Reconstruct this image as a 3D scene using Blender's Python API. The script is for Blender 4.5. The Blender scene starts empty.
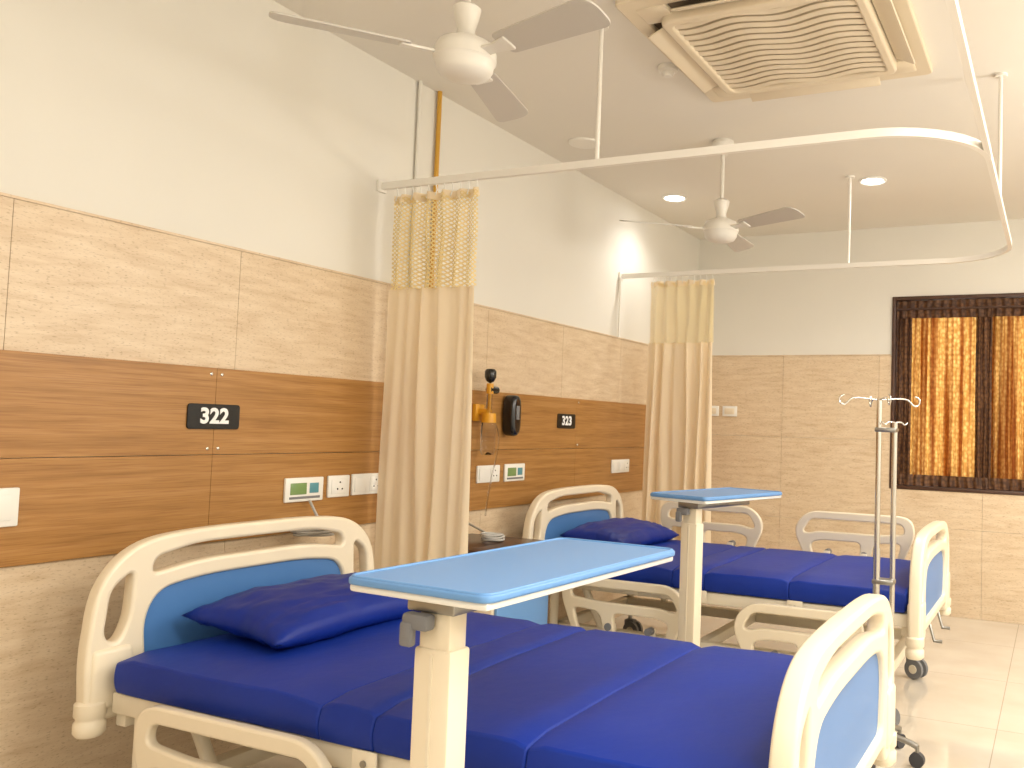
import bpy, bmesh, math, random
from mathutils import Vector, Matrix, noise
random.seed(4)
scene=bpy.context.scene
try:
    scene.view_settings.view_transform='Standard'
except Exception: pass

# ------------------------------------------------------------ camera
PX,PY=679,384
v1=Vector((1057-PX,-(440-PY),0)); v2=Vector((-1300-PX,-(368-PY),0))
F=math.sqrt(-(v1.dot(v2)))
VY=Vector((v1.x,v1.y,-F)).normalized()
VX=-(Vector((v2.x,v2.y,-F)).normalized())
VZ=VX.cross(VY)
M=Matrix((VX,VY,VZ))
cam=bpy.data.cameras.new('camera'); co=bpy.data.objects.new('camera',cam)
scene.collection.objects.link(co)
co.matrix_world=Matrix.Translation((2.625,0,1.24))@M.to_4x4()
cam.sensor_width=36; cam.lens=36*F/1024; cam.shift_x=-(PX-512)/1024
cam.clip_start=0.05
scene.camera=co

# ------------------------------------------------------------ materials
def lin(c):
    return tuple(((v/255)/12.92 if v/255<=0.04045 else ((v/255+0.055)/1.055)**2.4) for v in c)
def mat(name,rgb,rough=0.5,metal=0.0,coat=0.0,spec=0.5,var=0.0,vscale=8,bump=0.0,bscale=60):
    m=bpy.data.materials.new(name); m.use_nodes=True
    nt=m.node_tree; b=nt.nodes['Principled BSDF']
    c=lin(rgb)
    b.inputs['Base Color'].default_value=(*c,1)
    b.inputs['Roughness'].default_value=rough
    b.inputs['Metallic'].default_value=metal
    b.inputs['Coat Weight'].default_value=coat
    b.inputs['Specular IOR Level'].default_value=spec
    tc=nt.nodes.new('ShaderNodeTexCoord')
    if var>0:
        n=nt.nodes.new('ShaderNodeTexNoise'); n.inputs['Scale'].default_value=vscale
        nt.links.new(tc.outputs['Object'],n.inputs['Vector'])
        r=nt.nodes.new('ShaderNodeValToRGB')
        r.color_ramp.elements[0].position=0.3; r.color_ramp.elements[1].position=0.7
        r.color_ramp.elements[0].color=(*[x*(1-var) for x in c],1)
        r.color_ramp.elements[1].color=(*[min(1,x*(1+var)) for x in c],1)
        nt.links.new(n.outputs['Fac'],r.inputs['Fac']); nt.links.new(r.outputs['Color'],b.inputs['Base Color'])
    if bump>0:
        n2=nt.nodes.new('ShaderNodeTexNoise'); n2.inputs['Scale'].default_value=bscale
        nt.links.new(tc.outputs['Object'],n2.inputs['Vector'])
        bp=nt.nodes.new('ShaderNodeBump'); bp.inputs['Strength'].default_value=bump; bp.inputs['Distance'].default_value=0.01
        nt.links.new(n2.outputs['Fac'],bp.inputs['Height']); nt.links.new(bp.outputs['Normal'],b.inputs['Normal'])
    return m
def emis(name,rgb,s):
    m=bpy.data.materials.new(name); m.use_nodes=True
    b=m.node_tree.nodes['Principled BSDF']
    b.inputs['Base Color'].default_value=(*lin(rgb),1)
    b.inputs['Emission Color'].default_value=(*lin(rgb),1); b.inputs['Emission Strength'].default_value=s
    return m
def streaky(name,cols,scale,nscale,rough,pos=(0.3,0.5,0.7),detail=6,fine=None):
    m=bpy.data.materials.new(name); m.use_nodes=True
    nt=m.node_tree; b=nt.nodes['Principled BSDF']; L=nt.links
    tc=nt.nodes.new('ShaderNodeTexCoord'); mp=nt.nodes.new('ShaderNodeMapping'); mp.inputs['Scale'].default_value=scale
    L.new(tc.outputs['Object'],mp.inputs['Vector'])
    n=nt.nodes.new('ShaderNodeTexNoise'); n.inputs['Scale'].default_value=nscale; n.inputs['Detail'].default_value=detail; n.inputs['Roughness'].default_value=0.65
    n.inputs['Distortion'].default_value=0.3
    L.new(mp.outputs['Vector'],n.inputs['Vector'])
    r=nt.nodes.new('ShaderNodeValToRGB')
    r.color_ramp.elements[0].position=pos[0]; r.color_ramp.elements[0].color=(*lin(cols[0]),1)
    r.color_ramp.elements[1].position=pos[2]; r.color_ramp.elements[1].color=(*lin(cols[2]),1)
    e=r.color_ramp.elements.new(pos[1]); e.color=(*lin(cols[1]),1)
    L.new(n.outputs['Fac'],r.inputs['Fac'])
    out=r.outputs['Color']
    if fine:
        mp2=nt.nodes.new('ShaderNodeMapping'); mp2.inputs['Scale'].default_value=fine[0]
        L.new(tc.outputs['Object'],mp2.inputs['Vector'])
        n2=nt.nodes.new('ShaderNodeTexNoise'); n2.inputs['Scale'].default_value=fine[1]; n2.inputs['Detail'].default_value=4
        L.new(mp2.outputs['Vector'],n2.inputs['Vector'])
        r2=nt.nodes.new('ShaderNodeValToRGB')
        r2.color_ramp.elements[0].position=fine[2]; r2.color_ramp.elements[0].color=(fine[4],fine[4]*.94,fine[4]*.88,1)
        r2.color_ramp.elements[1].position=fine[3]; r2.color_ramp.elements[1].color=(1,1,1,1)
        L.new(n2.outputs['Fac'],r2.inputs['Fac'])
        mx=nt.nodes.new('ShaderNodeMix'); mx.data_type='RGBA'; mx.blend_type='MULTIPLY'; mx.inputs['Factor'].default_value=1
        L.new(out,mx.inputs[6]); L.new(r2.outputs['Color'],mx.inputs[7]); out=mx.outputs[2]
    L.new(out,b.inputs['Base Color'])
    b.inputs['Roughness'].default_value=rough
    return m
M_wall=mat('wall_paint',(227,223,212),0.75,var=0.015,vscale=2)
M_ceil=mat('ceiling_paint',(230,224,212),0.85,var=0.01,vscale=2)
TC=[(201,174,140),(216,193,161),(225,205,176)]
M_marbleL=streaky('travertine_left',TC,(1,0.9,6),6.0,0.38,pos=(0.28,0.48,0.68),detail=12,fine=((1,9,36),8,0.33,0.42,0.74))
M_marbleB=streaky('travertine_back',TC,(0.9,1,6),6.0,0.38,pos=(0.28,0.48,0.68),detail=12,fine=((9,1,36),8,0.33,0.42,0.74))
M_wood=streaky('oak_laminate',[(148,103,50),(170,122,64),(184,138,82)],(1,0.5,14),3.0,0.38,pos=(0.3,0.5,0.72),fine=((1,1.2,60),5,0.36,0.5,0.82))
M_cream=mat('cream_plastic',(235,222,196),0.32,coat=0.1)
M_creamm=mat('cream_painted_steel',(232,221,198),0.3)
M_white=mat('white_plastic',(240,238,230),0.35)
M_rail=mat('white_aluminium',(236,231,220),0.3)
M_matt=mat('royal_blue_rexine',(12,46,142),0.5,bump=0.10,bscale=25,var=0.08,vscale=3,spec=0.3)
M_pillow=mat('navy_pillow_rexine',(10,40,130),0.45,bump=0.15,bscale=18,var=0.06,vscale=4,spec=0.3)
M_lblue=mat('light_blue_laminate',(104,152,206),0.4,coat=0.05)
M_pblue=mat('headboard_blue_panel',(76,124,182),0.4,coat=0.05)
M_chrome=mat('chrome',(215,212,205),0.18,metal=1)
M_steel=mat('dull_steel',(160,158,152),0.35,metal=1)
M_black=mat('black_plastic',(14,14,16),0.25,coat=0.3)
M_grey=mat('grey_rubber',(120,120,122),0.5)
M_dgrey=mat('dark_rubber',(60,60,64),0.5)
M_yel=mat('yellow_gas_pipe',(206,156,56),0.35)
M_yel2=mat('yellow_plastic',(222,160,40),0.35)
M_dwood=mat('dark_walnut',(72,46,32),0.35,coat=0.2,var=0.15,vscale=12)
M_sign=mat('black_sign_acrylic',(12,12,14),0.25)
M_letter=mat('white_lettering',(245,245,242),0.4)
M_green=mat('nurse_call_screen',(120,150,90),0.3)
M_bluei=mat('nurse_call_label',(90,150,160),0.3)
M_ac=mat('ac_cream_plastic',(222,207,180),0.4)
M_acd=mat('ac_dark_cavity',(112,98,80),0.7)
M_fan=mat('fan_white_enamel',(230,225,214),0.3)
M_blade=mat('fan_blade_enamel',(198,192,182),0.3)
M_glass=bpy.data.materials.new('clear_bottle'); M_glass.use_nodes=True
g=M_glass.node_tree.nodes['Principled BSDF']; g.inputs['Transmission Weight'].default_value=1; g.inputs['Roughness'].default_value=0.05; g.inputs['IOR'].default_value=1.2
M_lamp=emis('downlight_led',(252,252,255),22)

def floor_mat():
    m=bpy.data.materials.new('vitrified_floor_tiles'); m.use_nodes=True
    nt=m.node_tree; b=nt.nodes['Principled BSDF']; L=nt.links
    tc=nt.nodes.new('ShaderNodeTexCoord')
    br=nt.nodes.new('ShaderNodeTexBrick'); br.offset=0
    br.inputs['Scale'].default_value=1; br.inputs['Brick Width'].default_value=0.8; br.inputs['Row Height'].default_value=0.8
    br.inputs['Mortar Size'].default_value=0.002
    br.inputs['Color1'].default_value=(*lin((214,204,188)),1); br.inputs['Color2'].default_value=(*lin((211,201,185)),1)
    br.inputs['Mortar'].default_value=(*lin((172,162,146)),1)
    L.new(tc.outputs['Object'],br.inputs['Vector'])
    n=nt.nodes.new('ShaderNodeTexNoise'); n.inputs['Scale'].default_value=3; n.inputs['Detail'].default_value=6
    L.new(tc.outputs['Object'],n.inputs['Vector'])
    r=nt.nodes.new('ShaderNodeValToRGB'); r.color_ramp.elements[0].position=.35; r.color_ramp.elements[1].position=.65
    r.color_ramp.elements[0].color=(.90,.88,.85,1); r.color_ramp.elements[1].color=(1,1,1,1)
    L.new(n.outputs['Fac'],r.inputs['Fac'])
    mx=nt.nodes.new('ShaderNodeMix'); mx.data_type='RGBA'; mx.blend_type='MULTIPLY'; mx.inputs['Factor'].default_value=1
    L.new(br.outputs['Color'],mx.inputs[6]); L.new(r.outputs['Color'],mx.inputs[7])
    L.new(mx.outputs[2],b.inputs['Base Color']); b.inputs['Roughness'].default_value=0.07; b.inputs['Coat Weight'].default_value=.3; b.inputs['Coat Roughness'].default_value=.03
    return m
M_floor=floor_mat()

def fabric(name,rgb,transl=0.35,rough=0.8):
    m=bpy.data.materials.new(name); m.use_nodes=True
    nt=m.node_tree; L=nt.links; b=nt.nodes['Principled BSDF']; out=nt.nodes['Material Output']
    b.inputs['Base Color'].default_value=(*lin(rgb),1); b.inputs['Roughness'].default_value=rough
    t=nt.nodes.new('ShaderNodeBsdfTranslucent'); t.inputs['Color'].default_value=(*lin(rgb),1)
    mx=nt.nodes.new('ShaderNodeMixShader'); mx.inputs[0].default_value=transl
    L.new(b.outputs[0],mx.inputs[1]); L.new(t.outputs[0],mx.inputs[2]); L.new(mx.outputs[0],out.inputs['Surface'])
    return m
M_curt=fabric('cream_curtain_fabric',(250,234,204),0.35)
def net_mat():
    m=bpy.data.materials.new('curtain_net_mesh'); m.use_nodes=True
    nt=m.node_tree; L=nt.links; b=nt.nodes['Principled BSDF']; out=nt.nodes['Material Output']
    b.inputs['Base Color'].default_value=(*lin((240,220,164)),1); b.inputs['Roughness'].default_value=.8
    uv=nt.nodes.new('ShaderNodeUVMap'); uv.uv_map='UVMap'
    mp=nt.nodes.new('ShaderNodeMapping'); mp.inputs['Rotation'].default_value=(0,0,math.radians(45)); mp.inputs['Scale'].default_value=(80,80,1)
    L.new(uv.outputs[0],mp.inputs['Vector'])
    sp=nt.nodes.new('ShaderNodeSeparateXYZ'); L.new(mp.outputs[0],sp.inputs[0])
    outs=[]
    for k in (0,1):
        f=nt.nodes.new('ShaderNodeMath'); f.operation='FRACT'; L.new(sp.outputs[k],f.inputs[0])
        g=nt.nodes.new('ShaderNodeMath'); g.operation='GREATER_THAN'; g.inputs[1].default_value=0.40; L.new(f.outputs[0],g.inputs[0]); outs.append(g)
    mu=nt.nodes.new('ShaderNodeMath'); mu.operation='MULTIPLY'; L.new(outs[0].outputs[0],mu.inputs[0]); L.new(outs[1].outputs[0],mu.inputs[1])
    tl=nt.nodes.new('ShaderNodeBsdfTranslucent'); tl.inputs['Color'].default_value=(*lin((240,220,164)),1)
    mb=nt.nodes.new('ShaderNodeMixShader'); mb.inputs[0].default_value=.35
    L.new(b.outputs[0],mb.inputs[1]); L.new(tl.outputs[0],mb.inputs[2])
    t=nt.nodes.new('ShaderNodeBsdfTransparent'); mx=nt.nodes.new('ShaderNodeMixShader')
    L.new(mu.outputs[0],mx.inputs[0]); L.new(mb.outputs[0],mx.inputs[1]); L.new(t.outputs[0],mx.inputs[2]); L.new(mx.outputs[0],out.inputs['Surface'])
    return m
M_net=net_mat()
def drape_mat(name,c1,c2,transl,streak=None):
    m=bpy.data.materials.new(name); m.use_nodes=True
    nt=m.node_tree; L=nt.links; b=nt.nodes['Principled BSDF']; out=nt.nodes['Material Output']
    tc=nt.nodes.new('ShaderNodeTexCoord')
    n=nt.nodes.new('ShaderNodeTexVoronoi'); n.inputs['Scale'].default_value=34; n.inputs['Randomness'].default_value=.7
    L.new(tc.outputs['Object'],n.inputs['Vector'])
    r=nt.nodes.new('ShaderNodeValToRGB'); r.color_ramp.elements[0].position=.15; r.color_ramp.elements[1].position=.65
    r.color_ramp.elements[0].color=(*lin(c1),1); r.color_ramp.elements[1].color=(*lin(c2),1)
    L.new(n.outputs['Distance'],r.inputs['Fac'])
    col=r.outputs['Color']
    if streak:
        mp=nt.nodes.new('ShaderNodeMapping'); mp.inputs['Scale'].default_value=(16,1,.3); L.new(tc.outputs['Object'],mp.inputs['Vector'])
        n2=nt.nodes.new('ShaderNodeTexNoise'); n2.inputs['Scale'].default_value=1.6; n2.inputs['Detail'].default_value=3; L.new(mp.outputs[0],n2.inputs['Vector'])
        r2=nt.nodes.new('ShaderNodeValToRGB'); r2.color_ramp.elements[0].position=.38; r2.color_ramp.elements[1].position=.56
        r2.color_ramp.elements[0].color=(*lin(streak),1); r2.color_ramp.elements[1].color=(1,1,1,1)
        L.new(n2.outputs['Fac'],r2.inputs['Fac'])
        mm=nt.nodes.new('ShaderNodeMix'); mm.data_type='RGBA'; mm.blend_type='MULTIPLY'; mm.inputs['Factor'].default_value=1
        L.new(col,mm.inputs[6]); L.new(r2.outputs['Color'],mm.inputs[7]); col=mm.outputs[2]
    L.new(col,b.inputs['Base Color']); b.inputs['Roughness'].default_value=.6
    t=nt.nodes.new('ShaderNodeBsdfTranslucent'); L.new(col,t.inputs['Color'])
    mx=nt.nodes.new('ShaderNodeMixShader'); mx.inputs[0].default_value=transl
    L.new(b.outputs[0],mx.inputs[1]); L.new(t.outputs[0],mx.inputs[2]); L.new(mx.outputs[0],out.inputs['Surface'])
    return m
M_gold=drape_mat('gold_drape',(238,196,118),(196,142,70),0.6,(160,112,70))
M_brown=drape_mat('brown_drape',(118,80,48),(74,46,28),0.2)

# ------------------------------------------------------------ geometry helpers
def link(name,me,mats,parent=None,smooth=True,ang=35):
    o=bpy.data.objects.new(name,me); scene.collection.objects.link(o)
    for m in (mats if isinstance(mats,(list,tuple)) else [mats]): me.materials.append(m)
    if smooth:
        me.shade_smooth()
        try: me.set_sharp_from_angle(angle=math.radians(ang))
        except Exception: pass
    if parent: o.parent=parent
    return o
def empty(name,loc=(0,0,0),rot=0):
    e=bpy.data.objects.new(name,None); scene.collection.objects.link(e); e.location=loc; e.rotation_euler=(0,0,rot); e.empty_display_size=.1
    return e
def bm_box(bm,lo,hi,bev=0,seg=2):
    r=bmesh.ops.create_cube(bm,size=1)
    vs=r['verts']
    for v in vs:
        v.co=Vector([lo[i]+(v.co[i]+.5)*(hi[i]-lo[i]) for i in range(3)])
    if bev>0:
        es=list({e for v in vs for e in v.link_edges})
        bmesh.ops.bevel(bm,geom=es,offset=bev,segments=seg,affect='EDGES',profile=.5)
def box(name,lo,hi,m,bev=0,parent=None,seg=2,mx=None):
    bm=bmesh.new(); bm_box(bm,lo,hi,bev,seg)
    if mx is not None: bm.transform(mx)
    me=bpy.data.meshes.new(name); bm.to_mesh(me); bm.free()
    return link(name,me,m,parent)
def boxes(name,lst,m,bev=0,parent=None):
    bm=bmesh.new()
    for lo,hi in lst: bm_box(bm,lo,hi,bev)
    me=bpy.data.meshes.new(name); bm.to_mesh(me); bm.free()
    return link(name,me,m,parent)
def cyl(name,p0,p1,r,m,parent=None,n=20,r2=None):
    p0=Vector(p0);p1=Vector(p1); d=p1-p0
    bm=bmesh.new(); bmesh.ops.create_cone(bm,cap_ends=True,segments=n,radius1=r,radius2=r if r2 is None else r2,depth=d.length)
    bm.transform(Matrix.Translation((p0+p1)/2)@d.to_track_quat('Z','Y').to_matrix().to_4x4())
    me=bpy.data.meshes.new(name); bm.to_mesh(me); bm.free()
    return link(name,me,m,parent)
def tube(name,pts,r,m,parent=None,cyclic=False,res=3,smoothc=False):
    cu=bpy.data.curves.new(name,'CURVE'); cu.dimensions='3D'; cu.bevel_depth=r; cu.bevel_resolution=res; cu.use_fill_caps=True
    if smoothc:
        s=cu.splines.new('NURBS'); s.points.add(len(pts)-1)
        for i,p in enumerate(pts): s.points[i].co=(*p,1)
        s.order_u=3; s.use_endpoint_u=not cyclic; s.resolution_u=6
    else:
        s=cu.splines.new('POLY'); s.points.add(len(pts)-1)
        for i,p in enumerate(pts): s.points[i].co=(*p,1)
    s.use_cyclic_u=cyclic
    o=bpy.data.objects.new(name,cu); scene.collection.objects.link(o)
    dg=bpy.context.evaluated_depsgraph_get(); me=bpy.data.meshes.new_from_object(o.evaluated_get(dg))
    bpy.data.objects.remove(o); me.name=name
    return link(name,me,m,parent,ang=60)
def rpoly(pts,seg=6):
    out=[]; n=len(pts)
    for i in range(n):
        p=Vector(pts[i][:2]); a=Vector(pts[i-1][:2]); b=Vector(pts[(i+1)%n][:2]); r=pts[i][2] if len(pts[i])>2 else 0
        if r<=0: out.append(p); continue
        da=(a-p); db=(b-p); la=min(r,da.length*.49); lb=min(r,db.length*.49)
        s=p+da.normalized()*la; e=p+db.normalized()*lb
        for k in range(seg+1):
            t=k/seg; out.append(s*(1-t)**2+p*2*t*(1-t)+e*t*t)
    return out
def plate(name,loops,th,m,mapf,bev=0.006,parent=None):
    cu=bpy.data.curves.new(name,'CURVE'); cu.dimensions='2D'; cu.fill_mode='BOTH'; cu.extrude=max(th/2-bev,0.0001); cu.bevel_depth=bev; cu.bevel_resolution=2; cu.offset=-bev
    for lp in loops:
        s=cu.splines.new('POLY'); s.points.add(len(lp)-1)
        for i,p in enumerate(lp): s.points[i].co=(p[0],p[1],0,1)
        s.use_cyclic_u=True
    o=bpy.data.objects.new(name,cu); scene.collection.objects.link(o)
    dg=bpy.context.evaluated_depsgraph_get(); me=bpy.data.meshes.new_from_object(o.evaluated_get(dg))
    bpy.data.objects.remove(o); me.name=name
    for v in me.vertices: v.co=mapf(v.co)
    return link(name,me,m,parent,ang=40)
def lathe(name,prof,m,loc=(0,0,0),parent=None,n=32):
    bm=bmesh.new(); rings=[]
    for r,z in prof:
        if r<1e-5: rings.append([bm.verts.new((0,0,z))])
        else: rings.append([bm.verts.new((r*math.cos(2*math.pi*k/n),r*math.sin(2*math.pi*k/n),z)) for k in range(n)])
    for a,b in zip(rings,rings[1:]):
        for k in range(n):
            k2=(k+1)%n
            if len(a)==1 and len(b)>1: bm.faces.new((a[0],b[k],b[k2]))
            elif len(b)==1 and len(a)>1: bm.faces.new((a[k],b[0],a[k2]))
            elif len(a)>1: bm.faces.new((a[k],b[k],b[k2],a[k2]))
    bmesh.ops.recalc_face_normals(bm,faces=bm.faces); bm.transform(Matrix.Translation(loc))
    me=bpy.data.meshes.new(name); bm.to_mesh(me); bm.free()
    return link(name,me,m,parent,ang=40)

# ------------------------------------------------------------ room
H=2.75; YB=6.32; XR=4.6; YF=-2.0
box('floor',(-.15,YF-.15,-.1),(XR+.15,YB+.15,0),M_floor)
box('ceiling',(-.15,YF-.15,H),(XR+.15,YB+.15,H+.1),M_ceil)
box('wall_left',(-.15,YF-.15,0),(0,YB+.15,H),M_wall)
box('wall_right',(XR,YF-.15,0),(XR+.15,YB+.15,H),M_wall)
box('wall_front',(0,YF-.15,0),(XR,YF,H),M_wall)
WX0,WX1,WZ0,WZ1=1.55,2.95,.88,2.215
boxes('wall_back',[((0,YB,0),(WX0,YB+.15,H)),((WX1,YB,0),(XR,YB+.15,H)),((WX0,YB,0),(WX1,YB+.15,WZ0)),((WX0,YB,WZ1),(WX1,YB+.15,H))],M_wall)
T=.010; G=.0008
ys=[YF]+[1.407+.72*k for k in range(-5,7)]+[YB-.012]
ys=sorted(y for y in ys if y<=YB-.012 and y>=YF)
zs=[0,.808,1.396,1.812]
lst=[]
for y0,y1 in zip(ys,ys[1:]):
    for z0,z1 in zip(zs,zs[1:]):
        if z0==.808: continue
        lst.append(((.0,y0+G,z0+G),(T,y1-G,z1-G)))
boxes('wall_left_travertine_cladding',lst,M_marbleL)
lst=[]
jy=[YF,-.35,.85,2.05,3.25,4.45,5.65,YB-.012]
for y0,y1 in zip(jy,jy[1:]):
    for z0,z1 in ((.81,1.103),(1.105,1.396)):
        lst.append(((0,y0+G,z0),(.022,y1-G,z1)))
wp=boxes('wall_left_wood_panelling',lst,M_wood)
bm=bmesh.new()
for y in (2.03,2.07,.87,3.27,4.47):
    for z in (1.125,1.375):
        r=bmesh.ops.create_uvsphere(bm,u_segments=10,v_segments=6,radius=.006)
        for v in r['verts']: v.co=Vector((v.co.x*.5+.0225,v.co.y+y,v.co.z+z))
me=bpy.data.meshes.new('panel_studs'); bm.to_mesh(me); bm.free(); link('panel_studs',me,M_chrome,wp)
lst=[]
xs=[T]+[.72*k for k in range(1,7)]+[XR]
for x0,x1 in zip(xs,xs[1:]):
    for z0,z1 in ((0,.60),(.60,1.20),(1.20,1.812)):
        a,b=x0+G,x1-G
        p,q,r,s=(a,b,z0+G,z1-G)
        if q<=WX0 or p>=WX1 or s<=WZ0: lst.append(((p,YB-T,r),(q,YB,s))); continue
        if p<WX0: lst.append(((p,YB-T,r),(WX0,YB,s)))
        if q>WX1: lst.append(((WX1,YB-T,r),(q,YB,s)))
        if r<WZ0: lst.append(((max(p,WX0),YB-T,r),(min(q,WX1),YB,WZ0)))
boxes('wall_back_travertine_cladding',lst,M_marbleB)
boxes('trim_1',[((.014,YB-.014,1.812),(WX0-.03,YB,1.820)),((WX1+.03,YB-.014,1.812),(XR,YB,1.820))],M_marbleB)
boxes('trim_2',[((0,YF,1.812),(.013,YB-.015,1.820))],M_marbleL)

# ------------------------------------------------------------ window
w=empty('window_1',(0,0,0))
boxes('frame',[((WX0,YB+.085,WZ0),(WX0+.05,YB+.14,WZ1)),((WX1-.05,YB+.085,WZ0),(WX1,YB+.14,WZ1)),((WX0,YB+.085,WZ0),(WX1,YB+.14,WZ0+.05)),((WX0,YB+.085,WZ1-.05),(WX1,YB+.14,WZ1)),(((WX0+WX1)/2-.025,YB+.09,WZ0),((WX0+WX1)/2+.025,YB+.135,WZ1))],M_dwood,.003,w)
box('glass',(WX0,YB+.110,WZ0),(WX1,YB+.114,WZ1),M_glass,0,w)
boxes('trim_3',[((WX0-.022,YB-.016,WZ0-.022),(WX0+.004,YB+.08,WZ1+.022)),((WX1-.004,YB-.016,WZ0-.022),(WX1+.022,YB+.08,WZ1+.022)),((WX0,YB-.016,WZ0-.022),(WX1,YB+.08,WZ0+.004)),((WX0,YB-.016,WZ1-.004),(WX1,YB+.08,WZ1+.022))],M_dwood,.002)
def drape(name,x0,x1,z0,z1,yc,amp,nf,m,parent,ph=0,flare=0,nz=14,jit=.3):
    nx=int(nf*14); bm=bmesh.new(); uvl=bm.loops.layers.uv.new('UVMap'); g=[]
    rnd=[random.uniform(-jit,jit) for _ in range(int(nf)+3)]
    for j in range(nz+1):
        tz=j/nz; z=z1+(z0-z1)*tz; row=[]
        for i in range(nx+1):
            u=i/nx; k=int(u*nf); fu=u*nf-k
            a=amp*(1+rnd[k]*(1-fu)+rnd[k+1]*fu)*(0.75+.35*tz)
            xx=x0+(x1-x0)*u
            xx=(x0+x1)/2+(xx-(x0+x1)/2)*(1+flare*tz)+.010*jit*math.sin(tz*5+u*9)*min(1,u*6,(1-u)*6)
            ww=.9*jit*math.sin(u*5.3+tz*2.2)
            yy=yc+a*math.sin(2*math.pi*u*nf+ph+ww)+.35*a*jit*math.sin(2*math.pi*u*nf*1.7+2.0+tz)+.003*math.sin(tz*9+u*17)
            row.append((bm.verts.new((xx,yy,z)),u*nf*amp*4.2,z))
        g.append(row)
    for j in range(nz):
        for i in range(nx):
            q=[g[j][i],g[j+1][i],g[j+1][i+1],g[j][i+1]]
            f=bm.faces.new([a[0] for a in q])
            for lp,a in zip(f.loops,q): lp[uvl].uv=(a[1],a[2])
    me=bpy.data.meshes.new(name); bm.to_mesh(me); bm.free()
    return link(name,me,m,parent,ang=180)
cw=empty('window_curtain')
yc=YB+.042
drape('brown_drape_1',WX0+.008,1.665,WZ0+.008,WZ1-.01,yc-.02,.014,3,M_brown,cw)
drape('gold_drape_1',1.65,2.11,WZ0+.07,WZ1-.04,yc,.018,8,M_gold,cw)
drape('brown_drape_2',2.10,2.21,WZ0+.008,WZ1-.01,yc-.02,.014,3,M_brown,cw)
drape('gold_drape_2',2.195,2.82,WZ0+.07,WZ1-.04,yc,.018,11,M_gold,cw)
drape('brown_drape_3',2.80,WX1-.008,WZ0+.008,WZ1-.01,yc-.02,.014,3,M_brown,cw)
drape('valance',WX0+.008,WX1-.008,2.08,WZ1-.008,yc-.035,.008,24,M_brown,cw)
drape('hem_border',WX0+.008,WX1-.008,WZ0+.008,WZ0+.085,yc-.03,.008,24,M_brown,cw,nz=3)
tube('curtain_rod',[(WX0+.006,YB-.004,WZ1-.07),(WX1-.006,YB-.004,WZ1-.07)],.008,M_dwood,cw)

# ------------------------------------------------------------ hospital bed
YZ=lambda xc:(lambda c:Vector((c.z+xc,c.x,c.y)))
XZ=lambda yc:(lambda c:Vector((c.x,-c.z+yc,c.y)))
def castor(par,x,y,rot=0):
    mx=Matrix.Translation((x,y,0))@Matrix.Rotation(rot,4,'Z')
    def P(*a): return mx@Vector(a)
    cyl('castor_stem',P(0,0,.10),P(0,0,.16),.012,M_steel,par,12)
    box('castor_fork',(-.03,-.022,.075),(.035,.022,.112),M_grey,.008,par,mx=mx)
    cyl('castor_wheel_1',P(.02,-.032,.052),P(.02,-.014,.052),.05,M_grey,par,24)
    cyl('castor_wheel_2',P(.02,.014,.052),P(.02,.032,.052),.05,M_grey,par,24)
    cyl('castor_hub',P(.02,-.036,.052),P(.02,.036,.052),.022,M_creamm,par,16)
def end_board(par,xc,top,bot,name,th=.045):
    d=top-.915
    out=rpoly([(-.515,bot,.03),(-.525,.60+d,.05),(-.505,.79+d,.08),(-.41,.89+d,.10),(-.25,.915+d,.2),(.25,.915+d,.2),(.41,.89+d,.10),(.505,.79+d,.08),(.525,.60+d,.05),(.515,bot,.03),(.39,bot,.03),(.375,bot+.05,.03),(-.375,bot+.05,.03),(-.39,bot,.03)])
    slot=rpoly([(-.355,.80+d,.025),(-.345,.845+d,.025),(-.22,.872+d,.06),(.22,.872+d,.06),(.345,.845+d,.025),(.355,.80+d,.025),(.20,.824+d,.08),(-.20,.824+d,.08)])
    def side(s):
        return rpoly([(s*.480,.645+d,.03),(s*.466,.775+d,.03),(s*.405,.82+d,.03),(s*.412,.69+d,.03),(s*.44,.625+d,.03)])
    zb=bot+.09
    pan=rpoly([(-.355,zb,.03),(-.37,.68+d,.05),(-.33,.755+d,.05),(-.18,.775+d,.1),(.18,.775+d,.1),(.33,.755+d,.05),(.37,.68+d,.05),(.355,zb,.03)])
    plate(name,[out,slot,side(-1),side(1),pan],th,M_cream,YZ(xc),.010,par)
    pan2=rpoly([(-.365,zb-.01,.03),(-.38,.68+d,.05),(-.34,.763+d,.05),(-.18,.783+d,.1),(.18,.783+d,.1),(.34,.763+d,.05),(.38,.68+d,.05),(.365,zb-.01,.03)])
    plate(name+'_panel',[pan2],.018,M_pblue,YZ(xc),.003,par)
    for s in (-1,1):
        box(name+'_leg_cover',(xc-.032,s*.455-.055,bot+.03),(xc+.032,s*.455+.055,bot+.19),M_cream,.014,par,3)
        lathe(name+'_bumper',[(0,-.035),(.03,-.035),(.038,-.025),(.038,.0),(.033,.006),(.033,.012),(.038,.018),(.038,.05),(.03,.058),(0,.058)],M_cream,(xc,s*.49,bot),par,20)
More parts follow.
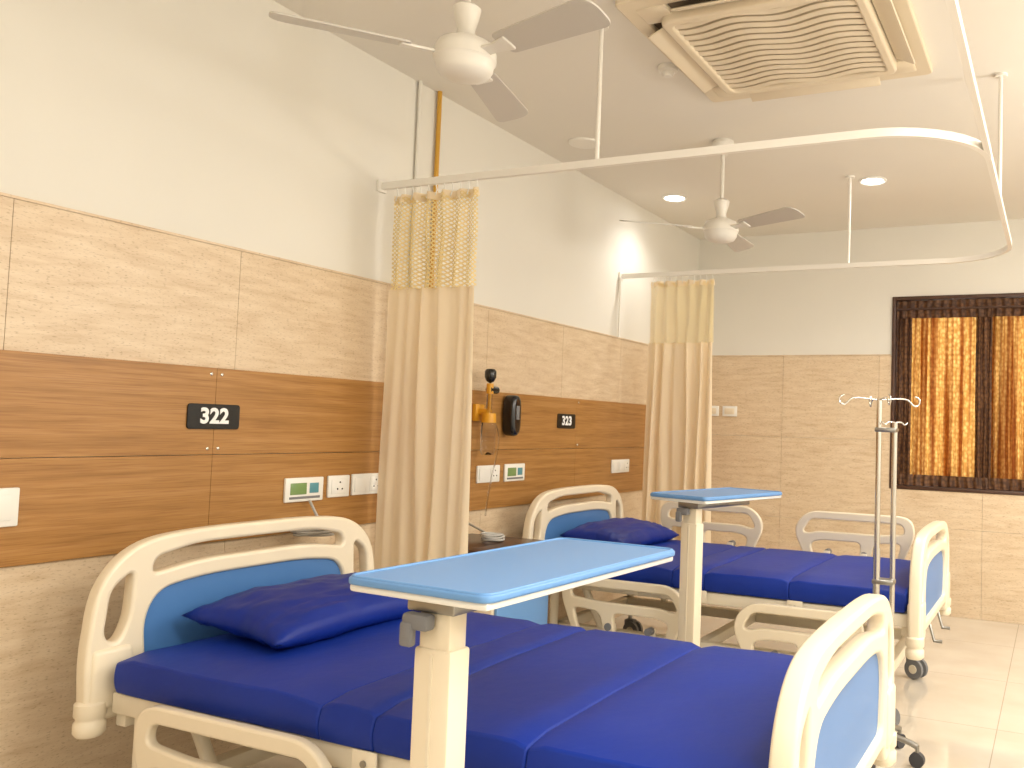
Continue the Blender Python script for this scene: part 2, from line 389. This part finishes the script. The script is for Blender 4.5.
def side_rail(par,x0,y,zt,w=.62,flip=1):
    h=.33; z=zt-h
    f=lambda u,v,r=.03:((x0+u if flip>0 else x0+w-u),z+v,r)
    out=rpoly([f(.10,0,.04),f(.06,.10,.05),f(0,.24,.06),f(.03,h,.07),f(w-.08,h,.07),f(w,h-.10,.07),f(w-.07,.08,.05),f(w-.12,0,.04)])
    s1=rpoly([f(.055,.235,.03),f(.07,.288,.03),f(w-.10,.288,.03),f(w-.055,.215,.03),f(w-.09,.205,.03),f(w-.14,.222,.04),f(.20,.222,.05)])
    s2=rpoly([f(.12,.05,.03),f(.09,.12,.04),f(.075,.185,.03),f(.22,.175,.04),f(.25,.05,.03)])
    s3=rpoly([f(.30,.05,.03),f(.29,.175,.03),f(w-.16,.175,.04),f(w-.10,.155,.03),f(w-.13,.05,.03)])
    plate('side_rail',[out,s1,s2,s3],.028,M_cream,XZ(y),.007,par)
    sy=-1 if y<0 else 1
    for u in (.27,w-.2):
        cx_=f(u,0)[0]
        cyl('rail_pivot',(cx_,y-sy*.03,z+.04),(cx_,y+sy*.02,z+.04),.022,M_grey,par,16)
        cyl('rail_pivot_cap',(cx_,y-sy*.022,z+.11),(cx_,y+sy*.022,z+.11),.018,M_grey,par,16)
        box('rail_arm',(cx_-.018,y-sy*.035 if sy>0 else y+.015,min(z,.36)),(cx_+.018,y-.015 if sy>0 else y+.035,z+.12),M_creamm,.004,par)
def pillow(par,cx,cy,z,sx,sy,h,rotz=0):
    bm=bmesh.new(); n=32; top=[];bot=[]
    def P(i,j,s):
        u=-1+2*i/n; v=-1+2*j/n
        e=(max(0,1-abs(u)**2.4)*max(0,1-abs(v)**2.4))**.5
        pin=1-.10*(1-abs(u))*(abs(v)**3); pin2=1-.10*(1-abs(v))*(abs(u)**3)
        wr=.010*noise.noise(Vector((u*3,v*3,s*2.)))*(1-e*.3)+.007*noise.noise(Vector((u*9,v*6,s)))
        zz=s*(h/2)*(e**.85)*(1 if s>0 else .7)+(wr if 0<i<n and 0<j<n else 0)
        return Vector((u*sx/2*pin2,v*sy/2*pin,zz))
    for i in range(n+1):
        rt=[];rb=[]
        for j in range(n+1):
            a=bm.verts.new(P(i,j,1)); rt.append(a)
            rb.append(a if i in(0,n) or j in (0,n) else bm.verts.new(P(i,j,-1)))
        top.append(rt);bot.append(rb)
    for i in range(n):
        for j in range(n):
            bm.faces.new((top[i][j],top[i+1][j],top[i+1][j+1],top[i][j+1]))
            try: bm.faces.new((bot[i][j],bot[i][j+1],bot[i+1][j+1],bot[i+1][j]))
            except ValueError: pass
    bmesh.ops.recalc_face_normals(bm,faces=bm.faces)
    bm.transform(Matrix.Translation((cx,cy,z+h*.33))@Matrix.Rotation(rotz,4,'Z')@Matrix.Rotation(math.radians(6),4,'Y'))
    me=bpy.data.meshes.new('pillow'); bm.to_mesh(me); bm.free()
    return link('pillow',me,M_pillow,par,ang=180)
def mattress(par,name,x0,x1):
    bm=bmesh.new(); bm_box(bm,(x0,-.475,.50),(x1,.475,.60),0)
    bmesh.ops.subdivide_edges(bm,edges=bm.edges[:],cuts=11,use_grid_fill=True)
    for v in bm.verts:
        x,y,z=v.co
        u=(x-x0)/(x1-x0); ex=min(u,1-u)*(x1-x0); ey=.475-abs(y)
        if z>.51:
            k=(z-.50)/.10
            dz=-.010*max(0,1-ex/.02)*1.0-.012*max(0,1-ey/.03)
            dz+=.004*noise.noise(Vector((x*4,y*4,2)))+.003*noise.noise(Vector((x*14,y*7,5)))
            v.co.z+=dz*k
        if ey<.001: v.co.y+=(.006*noise.noise(Vector((x*6,z*10,y))))+(.008*(1 if y>0 else -1)*math.sin(math.pi*(z-.5)/.1))
    me=bpy.data.meshes.new(name); bm.to_mesh(me); bm.free()
    o=link(name,me,M_matt,par,ang=60)
    bv=o.modifiers.new('soft_edges','BEVEL'); bv.width=.010; bv.segments=3; bv.limit_method='ANGLE'; bv.angle_limit=math.radians(40)
    return o
def bed(loc,far_up=True):
    b=empty('hospital_bed',loc)
    end_board(b,.022,.905,.42,'headboard')
    end_board(b,1.915,.83,.36,'footboard',.05)
    xs=[.09,.81,.97,1.37,1.87]
    for k,(a,c) in enumerate(zip(xs,xs[1:])): mattress(b,'mattress_section_%d'%(k+1),a,c)
    boxes('deck_frame',[((.06,-.46,.44),(1.88,-.42,.495)),((.06,.42,.44),(1.88,.46,.495)),((.08,-.42,.47),(1.86,.42,.495)),((.05,-.44,.40),(.09,.44,.47)),((1.85,-.44,.40),(1.89,.44,.47))],M_creamm,.006,b)
    boxes('base_frame',[((.12,-.40,.20),(1.80,-.35,.25)),((.12,.35,.20),(1.80,.40,.25)),((.12,-.40,.20),(.17,.40,.25)),((1.75,-.40,.20),(1.80,.40,.25)),((.9,-.36,.20),(.95,.36,.25))],M_creamm,.006,b)
    for s in (-1,1):
        for xa,xb in ((.40,.30),(1.50,1.60)):
            tube('lift_arm',[(xa,s*.375,.23),(xb,s*.40,.45)],.018,M_creamm,b)
        for xx in (.60,.95,1.40):
            boxes('mattress_retainer',[((xx-.035,s*.480-.0025,.450),(xx+.035,s*.480+.0025,.503))],M_creamm,.002,b)
            cyl('retainer_bolt',(xx,s*.478,.475),(xx,s*.487,.475),.008,M_steel,b,10)
        for xx in (.15,1.775):
            cyl('leg',(xx,s*.43,.15),(xx,s*.43,.45),.022,M_creamm,b,16)
            castor(b,xx,s*.43,random.uniform(-.7,.7))
    for yy in (-.15,.15):
        tube('crank_handle',[(1.7,yy,.42),(1.93,yy,.40),(1.95,yy,.33),(1.985,yy,.33)],.008,M_steel,b)
    side_rail(b,.24,-.515,.515,.68)
    side_rail(b,1.12,-.515,.485,.60,-1)
    zt=.81 if far_up else .50
    side_rail(b,.28,.515,zt,.66)
    side_rail(b,1.10,.515,zt,.67,-1)
    pillow(b,.27,.06,.598,.38,.70,.15)
    return b
bed((.27,2.01,0),False)
bed((.18,4.20,0),True)

# ------------------------------------------------------------ overbed tables
def table(loc,rot,W=.17,Lh=.36,cx=0):
    t=empty('overbed_table',loc,rot)
    z=.95
    box('top_underside',(-W+.008,-Lh+.008,z-.028),(W-.008,Lh-.008,z-.012),M_white,.006,t)
    plate('table_top',[rpoly([(-W,-Lh,.03),(W,-Lh,.03),(W,Lh,.03),(-W,Lh,.03)])],.014,M_lblue,lambda c:Vector((c.x,c.y,c.z+z-.007)),.004,t)
    a,b=W-.006,Lh-.006
    tube('top_lip',[(p[0],p[1],z) for p in rpoly([(-a,-b,.028),(a,-b,.028),(a,b,.028),(-a,b,.028)])],.0035,M_lblue,t,True)
    y0=-Lh+.055
    box('column_outer',(cx-.043,y0,.10),(cx+.043,y0+.055,.83),M_cream,.006,t)
    box('column_inner',(cx-.036,y0+.004,.80),(cx+.036,y0+.051,z-.03),M_cream,.005,t)
    box('column_groove',(cx-.003,y0-.0025,.12),(cx+.003,y0,.82),M_creamm,0,t)
    box('top_bracket',(cx-.055,y0-.01,z-.055),(cx+.055,y0+.40,z-.028),M_steel,.004,t)
    box('height_lever',(cx-.05,y0-.03,z-.085),(cx+.01,y0-.002,z-.055),M_grey,.008,t)
    box('lever_grip',(cx-.05,y0-.034,z-.115),(cx-.022,y0-.016,z-.070),M_grey,.006,t)
    boxes('base',[((-.19,y0,.075),(.19,y0+.055,.11)),((-.19,y0,.075),(-.15,Lh-.04,.11)),((.15,y0,.075),(.19,Lh-.04,.11))],M_creamm,.006,t)
    for x in (-.17,.17):
        for y in (y0+.03,Lh-.07):
            cyl('wheel',(x-.012,y,.03),(x+.012,y,.03),.03,M_dgrey,t,18)
            cyl('wheel_stem',(x,y,.03),(x,y,.08),.008,M_steel,t,10)
    return t
table((1.61,1.575,0),math.radians(-3),.168,.355,.003)
table((1.195,3.76,0),math.radians(-14),.160,.32,.03)

# ------------------------------------------------------------ curtains and rail
r=empty('curtain_track')
ZR=2.22
def arc(cx,cy,rad,a0,a1,n=10):
    return [(cx+rad*math.cos(math.radians(a0+(a1-a0)*k/n)),cy+rad*math.sin(math.radians(a0+(a1-a0)*k/n)),ZR) for k in range(n+1)]
R=.36;XT=2.40;Y1=2.79;Y2=4.98
pts=[(0.012,Y1,ZR)]+arc(XT-R,Y1+R,R,-90,0)+arc(XT-R,Y2-R,R,0,90)+[(0.012,Y2,ZR)]
def track(name,pts):
    bm=bmesh.new(); hw,hh=.010,.014; rings=[]
    P=[Vector(p) for p in pts]
    for i,p in enumerate(P):
        d=(P[min(i+1,len(P)-1)]-P[max(i-1,0)]).normalized(); s=Vector((d.y,-d.x,0))
        rings.append([bm.verts.new(p+s*a+Vector((0,0,b))) for a,b in ((-hw,-hh),(hw,-hh),(hw,hh),(-hw,hh))])
    for a,b in zip(rings,rings[1:]):
        for k in range(4): bm.faces.new((a[k],a[(k+1)%4],b[(k+1)%4],b[k]))
    bm.faces.new(rings[0]); bm.faces.new(rings[-1][::-1])
    bmesh.ops.recalc_face_normals(bm,faces=bm.faces)
    me=bpy.data.meshes.new(name); bm.to_mesh(me); bm.free(); return link(name,me,M_rail,r)
track('track_far_bed',pts)
pts2=[(0.012,.62,ZR)]+arc(XT-R,.62+R,R,-90,0)+[(XT+.001,Y1+R-.03,ZR+.0005)]
track('track_near_bed',pts2)
for x,y in ((1.04,Y1),(1.50,Y2),(XT,3.75),(XT,1.6),(1.2,.62)):
    cyl('hanger_rod',(x,y,ZR),(x,y,H),.0085,M_rail,r,12)
    cyl('hanger_flange',(x,y,H-.012),(x,y,H),.026,M_rail,r,20)
for y in (Y1,Y2,.62): box('wall_flange',(0,y-.025,ZR-.025),(.014,y+.025,ZR+.025),M_rail,.003,r)
cyl('vertical_conduit',(.02,4.95,1.82),(.02,4.95,2.21),.006,M_rail,r,8)
def privacy(x0,x1,y,zb):
    c=empty('privacy_curtain')
    nf=6
    drape('fabric',x0,x1,zb,1.78,y,.026,nf,M_curt,c,flare=.08,jit=.75)
    drape('net',x0+.005,x1-.005,1.775,2.165,y,.022,nf,M_net,c,jit=.4)
    drape('net_header',x0+.005,x1-.005,2.14,2.175,y,.022,nf,M_curt,c,jit=.4,nz=2)
    for k in range(11):
        x=x0+.02+(x1-x0-.04)*k/10
        tube('hook',[(x,y,2.207),(x,y+.008,2.185),(x,y,2.165),(x,y-.006,2.15)],.0025,M_white,c)
    return c
privacy(.07,.515,Y1,.30)
privacy(.22,.67,Y2,.30)

# ------------------------------------------------------------ ceiling fans
def fan(x,y,zh,th):
    f=empty('ceiling_fan',(x,y,0),math.radians(th))
    lathe('ceiling_canopy',[(0,H),(.055,H),(.06,H-.02),(.045,H-.05),(.02,H-.075),(0,H-.075)],M_fan,parent=f)
    cyl('downrod',(0,0,zh+.05),(0,0,H-.05),.011,M_fan,f,14)
    lathe('lower_canopy',[(0,zh+.17),(.022,zh+.17),(.042,zh+.155),(.036,zh+.125),(.026,zh+.09),(.03,zh+.06),(0,zh+.05)],M_fan,parent=f)
    lathe('motor_housing',[(0,zh+.065),(.045,zh+.062),(.08,zh+.045),(.093,zh+.02),(.093,zh-.005),(.086,zh-.012),(.084,zh-.03),(.072,zh-.048),(.045,zh-.058),(0,zh-.062)],M_fan,parent=f,n=40)
    for k in range(3):
        a=math.radians(120*k); R_=Matrix.Rotation(a,4,'Z')
        br=Matrix.Translation((0,0,zh+.012))@Matrix.Rotation(math.radians(-14),4,'X')
        mp=lambda c,br=br,R_=R_: R_@(br@Vector((c.x,c.y,c.z)))
        plate('blade_%d'%(k+1),[rpoly([(.15,-.045,.02),(.51,-.068,.03),(.535,-.03,.03),(.53,.055,.03),(.16,.045,.02)])],.006,M_blade,mp,.001,f)
        plate('blade_iron_%d'%(k+1),[rpoly([(.07,-.022,.01),(.13,-.018,.01),(.19,-.03,.01),(.19,.03,.01),(.13,.018,.01),(.07,.022,.01)])],.008,M_fan,lambda c,br=br,R_=R_: R_@(br@Vector((c.x,c.y,c.z-.005))),.002,f)
    return f
fan(.99,2.06,2.325,-11)
fan(1.01,4.17,2.275,-24)

# ------------------------------------------------------------ cassette AC
ac=empty('ceiling_cassette_air_conditioner',(1.665,3.10,0))
a=.485
zt=H
plate('panel',[rpoly([(-a,-a,.03),(a,-a,.03),(a,a,.03),(-a,a,.03)]),rpoly([(-.425,-.425,.05),(.425,-.425,.05),(.425,.425,.05),(-.425,.425,.05)])],.03,M_ac,lambda c:Vector((c.x,c.y,c.z+zt-.015)),.006,ac)
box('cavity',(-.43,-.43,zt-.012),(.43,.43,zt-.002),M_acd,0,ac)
b2=.365
plate('grille_frame',[rpoly([(-b2,-b2,.05),(b2,-b2,.05),(b2,b2,.05),(-b2,b2,.05)]),rpoly([(-.325,-.325,.03),(.325,-.325,.03),(.325,.325,.03),(-.325,.325,.03)])],.055,M_ac,lambda c:Vector((c.x,c.y,c.z+zt-.035)),.01,ac)
bm=bmesh.new()
for k in range(14):
    y0=-.31+.62*k/13
    prev=None
    for i in range(41):
        x=-.33+.66*i/40; y=y0+.016*math.sin(x*19+.5)
        v=[bm.verts.new((x,y-.016,zt-.052)),bm.verts.new((x,y+.006,zt-.058)),bm.verts.new((x,y+.014,zt-.034)),bm.verts.new((x,y-.008,zt-.030))]
        if prev:
            for q in range(4): bm.faces.new((prev[q],prev[(q+1)%4],v[(q+1)%4],v[q]))
        prev=v
bmesh.ops.recalc_face_normals(bm,faces=bm.faces)
me=bpy.data.meshes.new('grille_slats'); bm.to_mesh(me); bm.free(); link('grille_slats',me,M_ac,ac)
for k in range(4):
    mx=Matrix.Rotation(math.radians(90*k),4,'Z')@Matrix.Translation((0,.405,zt-.045))@Matrix.Rotation(math.radians(-25),4,'X')
    bm=bmesh.new(); bm_box(bm,(-.28,-.038,-.004),(.28,.042,.004),.003); bm.transform(mx)
    me=bpy.data.meshes.new('air_flap'); bm.to_mesh(me); bm.free(); link('air_flap_%d'%(k+1),me,M_ac,ac)
    mx=Matrix.Rotation(math.radians(90*k),4,'Z')
    box('corner_cover_%d'%(k+1),(.31,.31,zt-.036),(.43,.43,zt-.01),M_ac,.012,ac,mx=mx)

# ------------------------------------------------------------ ceiling fittings
def downlight(x,y,e=22):
    d=empty('recessed_downlight',(x,y,0))
    lathe('trim_ring',[(.062,H-.001),(.082,H-.001),(.082,H-.006),(.072,H-.012),(.062,H-.006),(.062,H-.001)],M_white,parent=d)
    lathe('lens',[(0,H-.006),(.063,H-.006),(.063,H-.001),(0,H-.001)],M_lamp,parent=d)
    l=bpy.data.lights.new('downlight_lamp','SPOT'); l.energy=e; l.spot_size=math.radians(140); l.spot_blend=.9; l.shadow_soft_size=.06; l.color=(1,.975,.93)
    o=bpy.data.objects.new('downlight_lamp',l); scene.collection.objects.link(o); o.parent=d; o.location=(0,0,H-.03)
for x,e in ((.32,22),(1.61,38),(3.0,40),(4.1,26)): downlight(x,5.10,e)
for x,y in ((3.0,3.1),(4.1,3.1),(3.0,1.0),(4.1,1.0),(3.0,-1.0),(4.1,-1.0)): downlight(x,y,25)
downlight(.6,-.6,9); downlight(1.7,-1.0,13)
lathe('ceiling_speaker',[(0,H-.012),(.05,H-.013),(.08,H-.010),(.085,H-.004),(.085,H)],M_rail,(.30,3.95,0))
lathe('smoke_detector',[(0,H-.04),(.018,H-.04),(.025,H-.032),(.027,H-.022),(.04,H-.018),(.044,H-.008),(.044,H)],M_fan,(1.12,3.22,0))

# ------------------------------------------------------------ wall fittings
def text(parent,s,size,loc,m,bold=.0015):
    cu=bpy.data.curves.new('lettering','FONT'); cu.body=s; cu.size=size; cu.align_x='CENTER'; cu.align_y='CENTER'; cu.extrude=.0008; cu.offset=bold; cu.space_character=1.05
    o=bpy.data.objects.new('lettering',cu); scene.collection.objects.link(o)
    dg=bpy.context.evaluated_depsgraph_get(); me=bpy.data.meshes.new_from_object(o.evaluated_get(dg)); bpy.data.objects.remove(o)
    for v in me.vertices: v.co=Vector((v.co.z+loc[0],v.co.x+loc[1],v.co.y+loc[2]))
    return link('lettering',me,m,parent,smooth=False)
def sign(y,z,s):
    e=empty('bed_number_sign')
    plate('plate',[rpoly([(y-.098,z-.042,.012),(y+.098,z-.042,.012),(y+.098,z+.042,.012),(y-.098,z+.042,.012)])],.006,M_sign,lambda c:Vector((c.z+.025,c.x,c.y)),.001,e)
    text(e,s,.070,(.0290,y,z),M_letter,.0026)
sign(2.045,1.232,'322'); sign(4.33,1.262,'323')
def socket(y0,y1,z,h=.09,kind='socket',n=2):
    e=empty('nurse_call_panel' if kind=='nurse' else 'wall_socket')
    box('faceplate',(.022,y0,z-h/2),(.034,y1,z+h/2),M_white,.004,e)
    w=(y1-y0)
    if kind=='nurse':
        box('screen',(.034,y0+w*.12,z-h*.20),(.036,y0+w*.54,z+h*.28),M_green,.001,e)
        box('label',(.034,y0+w*.62,z-h*.16),(.036,y0+w*.86,z+h*.26),M_bluei,.001,e)
        box('bottom_strip',(.034,y0+w*.1,z-h*.38),(.0365,y0+w*.9,z-h*.28),M_grey,.001,e)
    else:
        for k in range(n):
            ya=y0+w*(k+.12)/n; yb=y0+w*(k+.88)/n
            box('rocker',(.034,ya,z-h*.34),(.0375,yb,z+h*.34),M_white,.002,e)
            if k==n-1:
                ym=(ya+yb)/2
                for dy,dz in ((0,.016),(-.012,-.01),(.012,-.01)):
                    cyl('pin_hole',(.037,ym+dy,z+dz),(.0382,ym+dy,z+dz),.0035,M_black,e,10)
socket(2.35,2.53,.968,.09,'nurse'); socket(2.555,2.665,.972,.085,n=1); socket(2.68,2.85,.974,.085,n=2)
socket(3.50,3.685,.985,.085,n=2); socket(3.73,3.91,.985,.09,'nurse'); socket(4.90,5.14,.985,.085,n=3); socket(1.28,1.460,.972,.105,n=1)
def bsocket(x0,x1,z0,z1):
    e=empty('wall_socket')
    box('faceplate',(x0,YB-T-.012,z0),(x1,YB-T,z1),M_white,.004,e)
    box('rocker',(x0+.02,YB-T-.015,z0+.018),(x1-.02,YB-T-.012,z1-.018),M_cream,.002,e)
bsocket(.12,.21,1.345,1.425); bsocket(.24,.36,1.345,1.425)
sdp=empty('soap_dispenser')
plate('body',[rpoly([(3.695,1.175,.05),(3.765,1.175,.05),(3.775,1.29,.06),(3.765,1.385,.05),(3.695,1.385,.05),(3.685,1.29,.06)])],.075,M_black,lambda c:Vector((c.z+.060,c.x,c.y)),.02,sdp)
box('window',(.097,3.717,1.26),(.099,3.743,1.33),M_grey,.001,sdp)
ox=empty('oxygen_flowmeter'); oy=3.48
box('outlet_block',(.022,oy-.035,1.245),(.05,oy+.035,1.33),M_yel2,.008,ox)
cyl('outlet_probe',(.05,oy,1.29),(.10,oy,1.29),.018,M_yel2,ox)
cyl('flow_tube',(.10,oy,1.27),(.10,oy,1.42),.014,M_glass,ox)
cyl('flow_tube_core',(.10,oy,1.27),(.10,oy,1.42),.007,M_yel2,ox)
cyl('tube_cap',(.10,oy,1.38),(.10,oy,1.43),.017,M_yel2,ox)
cyl('flow_knob',(.10,oy-.01,1.40),(.10,oy+.055,1.40),.018,M_black,ox)
lathe('gauge',[(0,1.50),(.02,1.50),(.028,1.49),(.028,1.46),(.018,1.44),(0,1.43)],M_black,(.10,oy,0),ox)
lathe('bottle_cap',[(0,1.285),(.034,1.285),(.036,1.24),(0,1.24)],M_yel2,(.10,oy,0),ox)
lathe('humidifier_bottle',[(0,1.24),(.032,1.24),(.035,1.22),(.035,1.10),(.028,1.085),(0,1.085)],M_glass,(.10,oy,0),ox)
tube('oxygen_hose',[(.10,oy+.02,1.26),(.13,oy+.05,1.22),(.12,oy+.06,1.1),(.10,oy+.03,.95),(.14,oy-.05,.80)],.004,M_glass,ox,smoothc=True)
cyl('yellow_gas_pipe',(.018,3.117,1.825),(.018,3.117,H),.0105,M_yel,None,14)
cyl('white_conduit',(.014,2.99,1.825),(.014,2.99,H),.009,M_wall,None,12)

# ------------------------------------------------------------ bedside cabinet
cb=empty('bedside_cabinet')
X0,X1,Ya,Yb=.05,.50,3.02,3.45
box('body',(X0,Ya,.08),(X1-.012,Yb,.68),M_cream,.008,cb)
box('top',(X0-.01,Ya-.015,.68),(X1+.012,Yb+.015,.705),M_dwood,.006,cb)
box('drawer_front',(X1-.012,Ya+.015,.50),(X1+.004,Yb-.015,.66),M_lblue,.006,cb)
box('door_front',(X1-.012,Ya+.015,.10),(X1+.004,Yb-.015,.485),M_lblue,.006,cb)
tube('drawer_handle',[(X1+.004,3.17,.58),(X1+.03,3.17,.58),(X1+.03,3.30,.58),(X1+.004,3.30,.58)],.006,M_chrome,cb)
tube('door_handle',[(X1+.004,3.06,.36),(X1+.03,3.06,.36),(X1+.03,3.06,.26),(X1+.004,3.06,.26)],.006,M_chrome,cb)
for x in (X0+.05,X1-.07):
    for y in (Ya+.05,Yb-.05):
        cyl('castor_stem',(x,y,.04),(x,y,.085),.01,M_steel,cb,10); cyl('castor_wheel',(x-.012,y,.03),(x+.012,y,.03),.03,M_dgrey,cb,16)
M_cable=mat('grey_white_cable',(190,188,182),.5)
def coil(name,cx,cy,cz,rad,n,start,rod=.0035):
    pts=[start] if start else []
    for k in range(n*10):
        a=2*math.pi*k/10; rr=rad*(1+.1*math.sin(k*.7))
        pts.append((cx+rr*.7*math.cos(a),cy+rr*math.sin(a),cz+.006*k/10+.004*math.sin(k)))
    return tube(name,pts,rod,M_cable,None,smoothc=True)
coil('coiled_cable',.30,3.27,.712,.06,5,(.04,3.42,.76),.005)
coil('nurse_call_cord',.13,2.40,.81,.085,8,(.04,2.46,.925),.005)

# ------------------------------------------------------------ IV stand
iv=empty('iv_drip_stand',(1.985,3.43,0))
cyl('main_pole',(0,0,.10),(0,0,1.38),.011,M_chrome,iv,16)
cyl('second_pole',(.055,.035,.14),(.055,.035,1.29),.011,M_chrome,iv,16)
cyl('lower_sleeve',(0,0,.10),(0,0,.80),.014,M_chrome,iv,16)
box('pole_clamp',(-.016,-.015,.66),(.068,.050,.68),M_steel,.006,iv)
box('pole_clamp',(-.016,-.015,1.25),(.068,.050,1.268),M_steel,.006,iv)
for k in range(4):
    a=math.radians(25+90*k); c,s=math.cos(a),math.sin(a)
    pts=[(0,0,1.375),(c*.06,s*.06,1.383),(c*.11,s*.11,1.382),(c*.125,s*.125,1.365),(c*.14,s*.14,1.352),(c*.16,s*.16,1.362),(c*.158,s*.158,1.388),(c*.14,s*.14,1.392)]
    tube('hook_%d'%(k+1),pts,.0035,M_chrome,iv,smoothc=True)
for k in range(2):
    a=math.radians(60+180*k); c,s=math.cos(a),math.sin(a); X,Y=.055,.035
    tube('small_hook',[(X,Y,1.288),(X+c*.04,Y+s*.04,1.295),(X+c*.06,Y+s*.06,1.275),(X+c*.075,Y+s*.075,1.29)],.003,M_chrome,iv,smoothc=True)
lathe('base_hub',[(0,.14),(.025,.14),(.03,.12),(.035,.09),(0,.085)],M_steel,parent=iv)
for k in range(5):
    a=math.radians(64+72*k); c,s=math.cos(a),math.sin(a)
    tube('base_leg',[(c*.02,s*.02,.11),(c*.14,s*.14,.085),(c*.17,s*.17,.075)],.011,M_steel,iv)
    cyl('castor',(c*.17-s*.012,s*.17+c*.012,.028),(c*.17+s*.012,s*.17-c*.012,.028),.028,M_dgrey,iv,18)
    cyl('castor_stem',(c*.17,s*.17,.03),(c*.17,s*.17,.08),.008,M_steel,iv,10)

# ------------------------------------------------------------ light
def area(name,loc,size,e,col,rot=(0,0,0)):
    l=bpy.data.lights.new(name,'AREA'); l.shape='RECTANGLE'; l.size=size[0]; l.size_y=size[1]; l.energy=e; l.color=col
    o=bpy.data.objects.new(name,l); scene.collection.objects.link(o); o.location=loc; o.rotation_euler=rot
def point(name,loc,e,rad=.2,col=(1,.965,.91)):
    l=bpy.data.lights.new(name,'POINT'); l.energy=e; l.shadow_soft_size=rad; l.color=col
    o=bpy.data.objects.new(name,l); scene.collection.objects.link(o); o.location=loc
col=(1,.965,.91)
area('ceiling_fill_area',(3.4,1.2,H-.03),(1.6,2.4),48,col)  # area lights here are added fill out of view, no fixture behind them
area('ceiling_fill_area',(1.8,-1.0,H-.03),(1.6,1.0),14,col)
area('ceiling_fill_area',(3.7,4.2,H-.03),(1.0,2.4),34,col)
point('unseen_fill_point',(3.6,1.4,1.95),45)  # added bare point fills, no pendants here; they brighten ceiling and walls
point('unseen_fill_point',(3.75,3.8,1.95),54)
point('unseen_fill_point',(2.2,-1.1,1.95),17)
w=bpy.data.worlds.new('sky'); scene.world=w; w.use_nodes=True
bg=w.node_tree.nodes['Background']; bg.inputs[0].default_value=(1,.98,.95,1); bg.inputs[1].default_value=5.2
